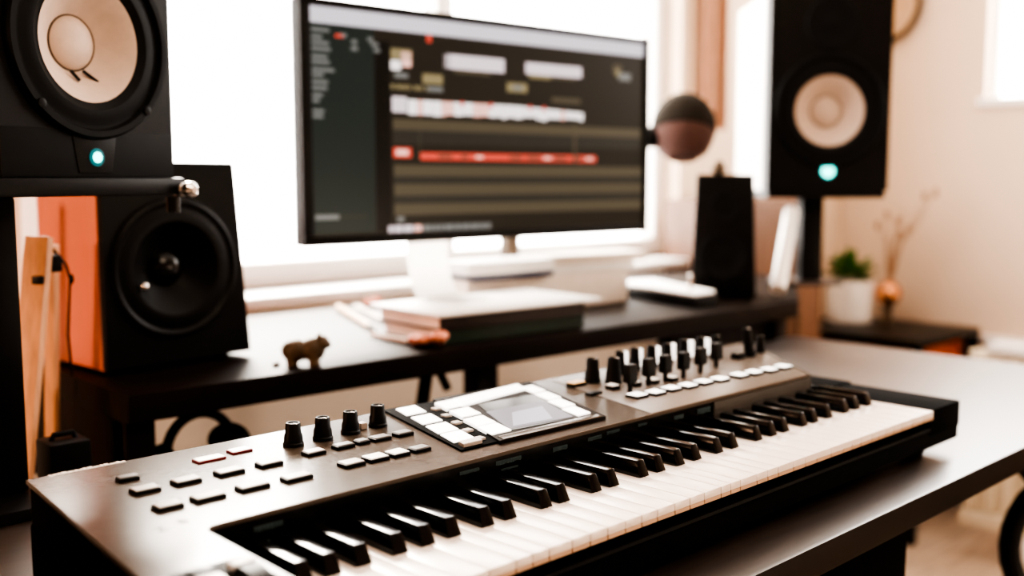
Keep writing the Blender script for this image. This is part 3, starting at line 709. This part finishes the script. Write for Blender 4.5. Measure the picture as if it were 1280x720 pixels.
# ------------------------------------------------------------------ side table, plant, vase by the right wall
SZ = .60
sd = thing('side_table', 'low black framed side table against the right wall', 'side table', (1.95, 1.03, 0))
part('table_top', bx(None, 1.745, 2.165, .800, 1.262, SZ - .022, SZ, .004), M['blackmetal'], sd, True)
for x in (1.745, 2.135):
    for y in (.800, 1.232): leg(sd, x, x + .03, y, y + .03, 0, SZ - .022, 'blackmetal')
part('lower_shelf', bx(None, 1.755, 2.155, .83, 1.235, .28, .30, .003), M['blackmetal'], sd, True)
b = bx(None, 1.79, 2.12, .85, 1.20, .30, .555, .006); bx(b, 1.782, 2.128, .842, 1.208, .50, .565, .004)
solo('storage_box', b, M['orange'], 'orange box on the lower shelf of the black side table', 'box', (1.95, 1.03, .30))
pp = thing('potted_plant', 'small bushy green plant in a white pot on the side table', 'plant', (2.00, 1.155, SZ))
part('pot', lathe(None, [(.062, 0), (.070, .004), (.073, .06), (.0735, .136), (.069, .136), (.067, .118), (0, .116)], 40), M['pot'], pp)
part('soil', lathe(None, [(.0665, .117), (0, .122)], 30), M['soil'], pp)
b = B()
for k in range(150):
    a = random.uniform(0, 2 * PI); el = random.uniform(.05, 1.5); rr = random.uniform(.3, 1)
    p = Vector((.080 * math.cos(el) * math.cos(a) * rr, .080 * math.cos(el) * math.sin(a) * rr, .132 + .085 * math.sin(el) * rr))
    T = Matrix.Translation(p) @ Matrix.Rotation(a, 4, 'Z') @ Matrix.Rotation(-el + random.uniform(-.5, .5), 4, 'Y') @ Matrix.Rotation(random.uniform(-.6, .6), 4, 'X')
    t_ = bmesh.new(); L = random.uniform(.026, .042); W = L * .36
    c0 = t_.verts.new((-L * .3, 0, 0)); c1 = t_.verts.new((L * .2, W, .002)); c2 = t_.verts.new((L * .8, 0, -.004)); c3 = t_.verts.new((L * .2, -W, .002)); m_ = t_.verts.new((L * .25, 0, -.003))
    for f in ((c0, m_, c1), (c1, m_, c2), (c2, m_, c3), (c3, m_, c0)): t_.faces.new(f)
    merge(b, t_, T)
part('foliage', b, M['leaf'], pp)
vs = thing('vase', 'round copper vase with wispy dried stems right of the white pot', 'vase', (2.04, 1.045, SZ))
part('stand', lathe(None, [(.028, 0), (.028, .006), (.014, .014), (.012, .05), (.022, .062)], 28), M['brown'], vs)
part('globe', lathe(None, [(.014, .058), (.030, .068), (.040, .088), (.041, .100), (.034, .120), (.020, .132), (.014, .136), (.010, .132)], 36), M['copper'], vs)
for k in range(14):
    a = random.uniform(-1, 1); dx, dy = .02 * a, -.19 * (k / 13.) + .045
    top = Vector((dx * 1.5 - .01, dy, .132 + .19 * random.uniform(.55, 1.1) + .10 * (k / 13.)))
    mid = Vector((dx * .4, dy * .35, .132 + top.z * .35))
    part('stem', tube(None, [(0, 0, .11), mid, top], [.0018, .0014, .0010], 6), M['twig'], vs)
    if k % 2 == 0:
        part('seed_head', ellipsoid(None, top, (.006, .008, .016), 12, 8), M['twig'], vs)
cb = thing('shade_cabinet', 'brown cabinet added for the shaded wall behind the right end of the desk', 'cabinet', (1.37, 1.15, 0))  # added cabinet, its brown stands in for shade on the far wall
part('carcass', bx(None, 1.185, 1.555, 1.02, 1.28, .0, 1.005, .004), M['cab'], cb, True)
for x0, x1 in ((1.19, 1.366), (1.372, 1.55)):
    dr = part('door', bx(None, x0, x1, 1.004, 1.020, .05, .995, .004), M['cab'], cb, True)
    hx = x1 - .03 if x0 < 1.3 else x0 + .03
    part('handle', tube(None, [(hx, 1.004, .60), (hx, .99, .605), (hx, .99, .695), (hx, 1.004, .70)], .005, 10), M['brown'], dr, True)
t_ = bmesh.new(); rows = []
for k in range(28):
    u = k / 27; x = 1.325 + .105 * u; y = YF - .045 + .016 * math.sin(u * 22)
    rows.append([t_.verts.new((x, y, z)) for z in (1.20, 1.5, 2.0, 2.46)])
for a_, c_ in zip(rows, rows[1:]):
    for k in range(3): t_.faces.new((a_[k], c_[k], c_[k + 1], a_[k + 1]))
bmesh.ops.solidify(t_, geom=t_.faces[:], thickness=.002)
ct = thing('shade_strip', 'narrow tan strip added for the shaded wall right of the window beside the speaker', 'shade_strip', (1.37, YF - .045, 1.2))  # added tan cloth stands in for the unlit wall beside the window
part('fabric', merge(None, t_), M['shade_strip'], ct, True, smooth=60)
part('rod', tube(None, [(1.24, YF - .04, 2.465), (1.47, YF - .04, 2.465)], .010, 12), M['brown'], ct, True)
for x in (1.25, 1.46): part('bracket', bx(None, x - .006, x + .006, YF - .04, YF, 2.458, 2.472, .001), M['brown'], ct, True)
# wall basket
wb = thing('wall_basket', 'round straw tray hanging on the right wall behind the right speaker', 'wall decoration', (2.2, 1.165, 1.625), (0, -90, 0))
part('tray', lathe(None, [(0, .004), (.085, .006), (.112, .022), (.118, .026)], 48), M['wicker'], wb)
part('rim', tube(None, [(.120 * math.cos(2 * PI * k / 40), .120 * math.sin(2 * PI * k / 40), .026) for k in range(40)], .009, 10, True), M['brown'], wb)
# radiator
rd = thing('radiator', 'cream ribbed radiator standing on the floor before the right wall', 'radiator', (1.83, .0, 0))
b = bx(None, 1.79, 1.875, -.62, .635, .585, .612, .005); part('top_grille', b, M['white'], rd, True)
b = bx(None, 1.81, 1.86, -.60, .690, .115, .585, .003)
y = -.59
while y < .655:
    bx(b, 1.797, 1.815, y, y + .030, .14, .57, .006); y += .0475
part('panel', b, M['radi'], rd, True)
part('bottom_rail', bx(None, 1.79, 1.865, -.60, .695, .085, .130, .010), M['radi'], rd, True)
for y in (-.50, .52): part('foot', bx(None, 1.785, 1.875, y - .02, y + .02, 0, .09, .004), M['white'], rd, True)
b = bx(None, XR - .035, XR, -1.2, 1.0, .545, .575, .006); struct('trim_2', b, M['white'])
# chair at lower right
ch = thing('office_chair', 'black curved chair frame at the lower right under the table edge', 'chair', (.58, -.1, 0))
pts = [Vector((.562 + .115 * math.cos(a) * .72, .004 - .115 * math.cos(a) * .70, .515 + .115 * math.sin(a))) for a in [R(d) for d in range(0, 360, 12)]]
part('armrest', tube(None, pts, .016, 14, True), M['black'], ch, True)
part('arm_bar', tube(None, [(.425, .075, .675), (.470, .035, .605), (.535, .005, .545)], .011, 12), M['black'], ch, True)
part('arm_post', tube(None, [(.565, .0, .405), (.62, -.10, .40), (.70, -.18, .41)], .014, 12), M['black'], ch, True)
part('seat', bx(None, .68, 1.04, -.52, -.12, .40, .46, .025, 3), M['black'], ch, True)
part('column', lathe(None, [(.025, .09), (.025, .40)], 20, Matrix.Translation((.86, -.32, 0))), M['black'], ch, True)
for k in range(5):
    a = 2 * PI * k / 5; part('foot', tube(None, [(.86, -.32, .085), (.86 + .24 * math.cos(a), -.32 + .24 * math.sin(a), .028)], [.022, .014], 10), M['black'], ch, True)
part('backrest', bx(None, 1.03, 1.07, -.49, -.15, .50, .70, .018, 3), M['black'], ch, True); part('back_post', bx(None, 1.025, 1.045, -.34, -.30, .42, .6, .004), M['black'], ch, True)

groups = {'studio_speaker': 'studio speakers with pale cones', 'speaker_stand': 'speaker stands', 'book': 'books in the stack', 'clip': 'red clips behind the pencils', 'envelope': 'envelopes under the monitor', 'paper_stack': 'paper piles under the monitor'}
for o in COL.objects:
    g = groups.get(o.name.split('.')[0])
    if g and o.parent is None: o['group'] = g

# ------------------------------------------------------------------ light
def area(name, loc, target, sx, sy, energy, col, portal=False):
    l = bpy.data.lights.new(name, 'AREA'); l.shape = 'RECTANGLE'; l.size = sx; l.size_y = sy; l.energy = energy; l.color = col
    o = bpy.data.objects.new(name, l); COL.objects.link(o); o.location = loc
    o.rotation_euler = (Vector(target) - Vector(loc)).to_track_quat('-Z', 'Y').to_euler()
    if portal: l.cycles.is_portal = True
    return o
w = bpy.data.worlds.new('bright overcast sky'); scn.world = w; w.use_nodes = True
bg = w.node_tree.nodes['Background']; bg.inputs['Color'].default_value = (1., .955, .91, 1); bg.inputs['Strength'].default_value = 11.
area('window_portal', ((WX0 + WX1) / 2, YF + .14, (WZ0 + WZ1) / 2), ((WX0 + WX1) / 2, 0, (WZ0 + WZ1) / 2), WX1 - WX0, WZ1 - WZ0, 1, (1, 1, 1), True)
area('window_portal', (XR + .14, (RY0 + RY1) / 2, (RZ0 + RZ1) / 2), (0, (RY0 + RY1) / 2, (RZ0 + RZ1) / 2), RY1 - RY0, RZ1 - RZ0, 1, (1, 1, 1), True)
area('ceiling_lamp', (-.6, -1.3, 2.45), (-.4, .3, .9), .8, .8, 19, (1., .80, .60))
area('low_fill', (.9, -1.7, .55), (.6, 1.2, .5), .5, .5, 12, (1., .82, .64))  # added low fill that brightens the wall under the desk
lp = bpy.data.lights.new('orange_lamp', 'SPOT'); lp.energy = 30; lp.color = (1., .60, .38); lp.shadow_soft_size = .08; lp.spot_size = R(70); lp.spot_blend = .6
o = bpy.data.objects.new('orange_lamp', lp); COL.objects.link(o); o.location = (-1.75, .62, 1.05); o.rotation_euler = (Vector((-.62, .85, .90)) - o.location).to_track_quat('-Z', 'Y').to_euler()

sl = bpy.data.lights.new('low_sun', 'SUN'); sl.energy = 6.5; sl.color = (1., .90, .78); sl.angle = R(22)
o = bpy.data.objects.new('low_sun', sl); COL.objects.link(o); o.location = (1, 3, 2.5); o.rotation_euler = Vector((-.42, -1, -.62)).to_track_quat('-Z', 'Y').to_euler()

# ------------------------------------------------------------------ camera
cam = bpy.data.cameras.new('camera'); co = bpy.data.objects.new('camera', cam); COL.objects.link(co)
yaw, pit = .8032, .1059
fw = Vector((math.cos(yaw) * math.cos(pit), math.sin(yaw) * math.cos(pit), -math.sin(pit)))
rt = Vector((math.sin(yaw), -math.cos(yaw), 0)); up = rt.cross(fw)
co.matrix_world = Matrix(((rt.x, up.x, -fw.x, -1.0947), (rt.y, up.y, -fw.y, -.4736), (rt.z, up.z, -fw.z, 1.0615), (0, 0, 0, 1)))
cam.sensor_width = 36; cam.lens = 36 * 1288.3 / 1280; cam.clip_start = .02
cam.dof.use_dof = True; cam.dof.focus_distance = .86; cam.dof.aperture_fstop = 2.8; cam.dof.aperture_blades = 0
scn.camera = co
scn.view_settings.view_transform = 'AgX'
scn.view_settings.look = 'AgX - Very High Contrast'
scn.view_settings.exposure = .15
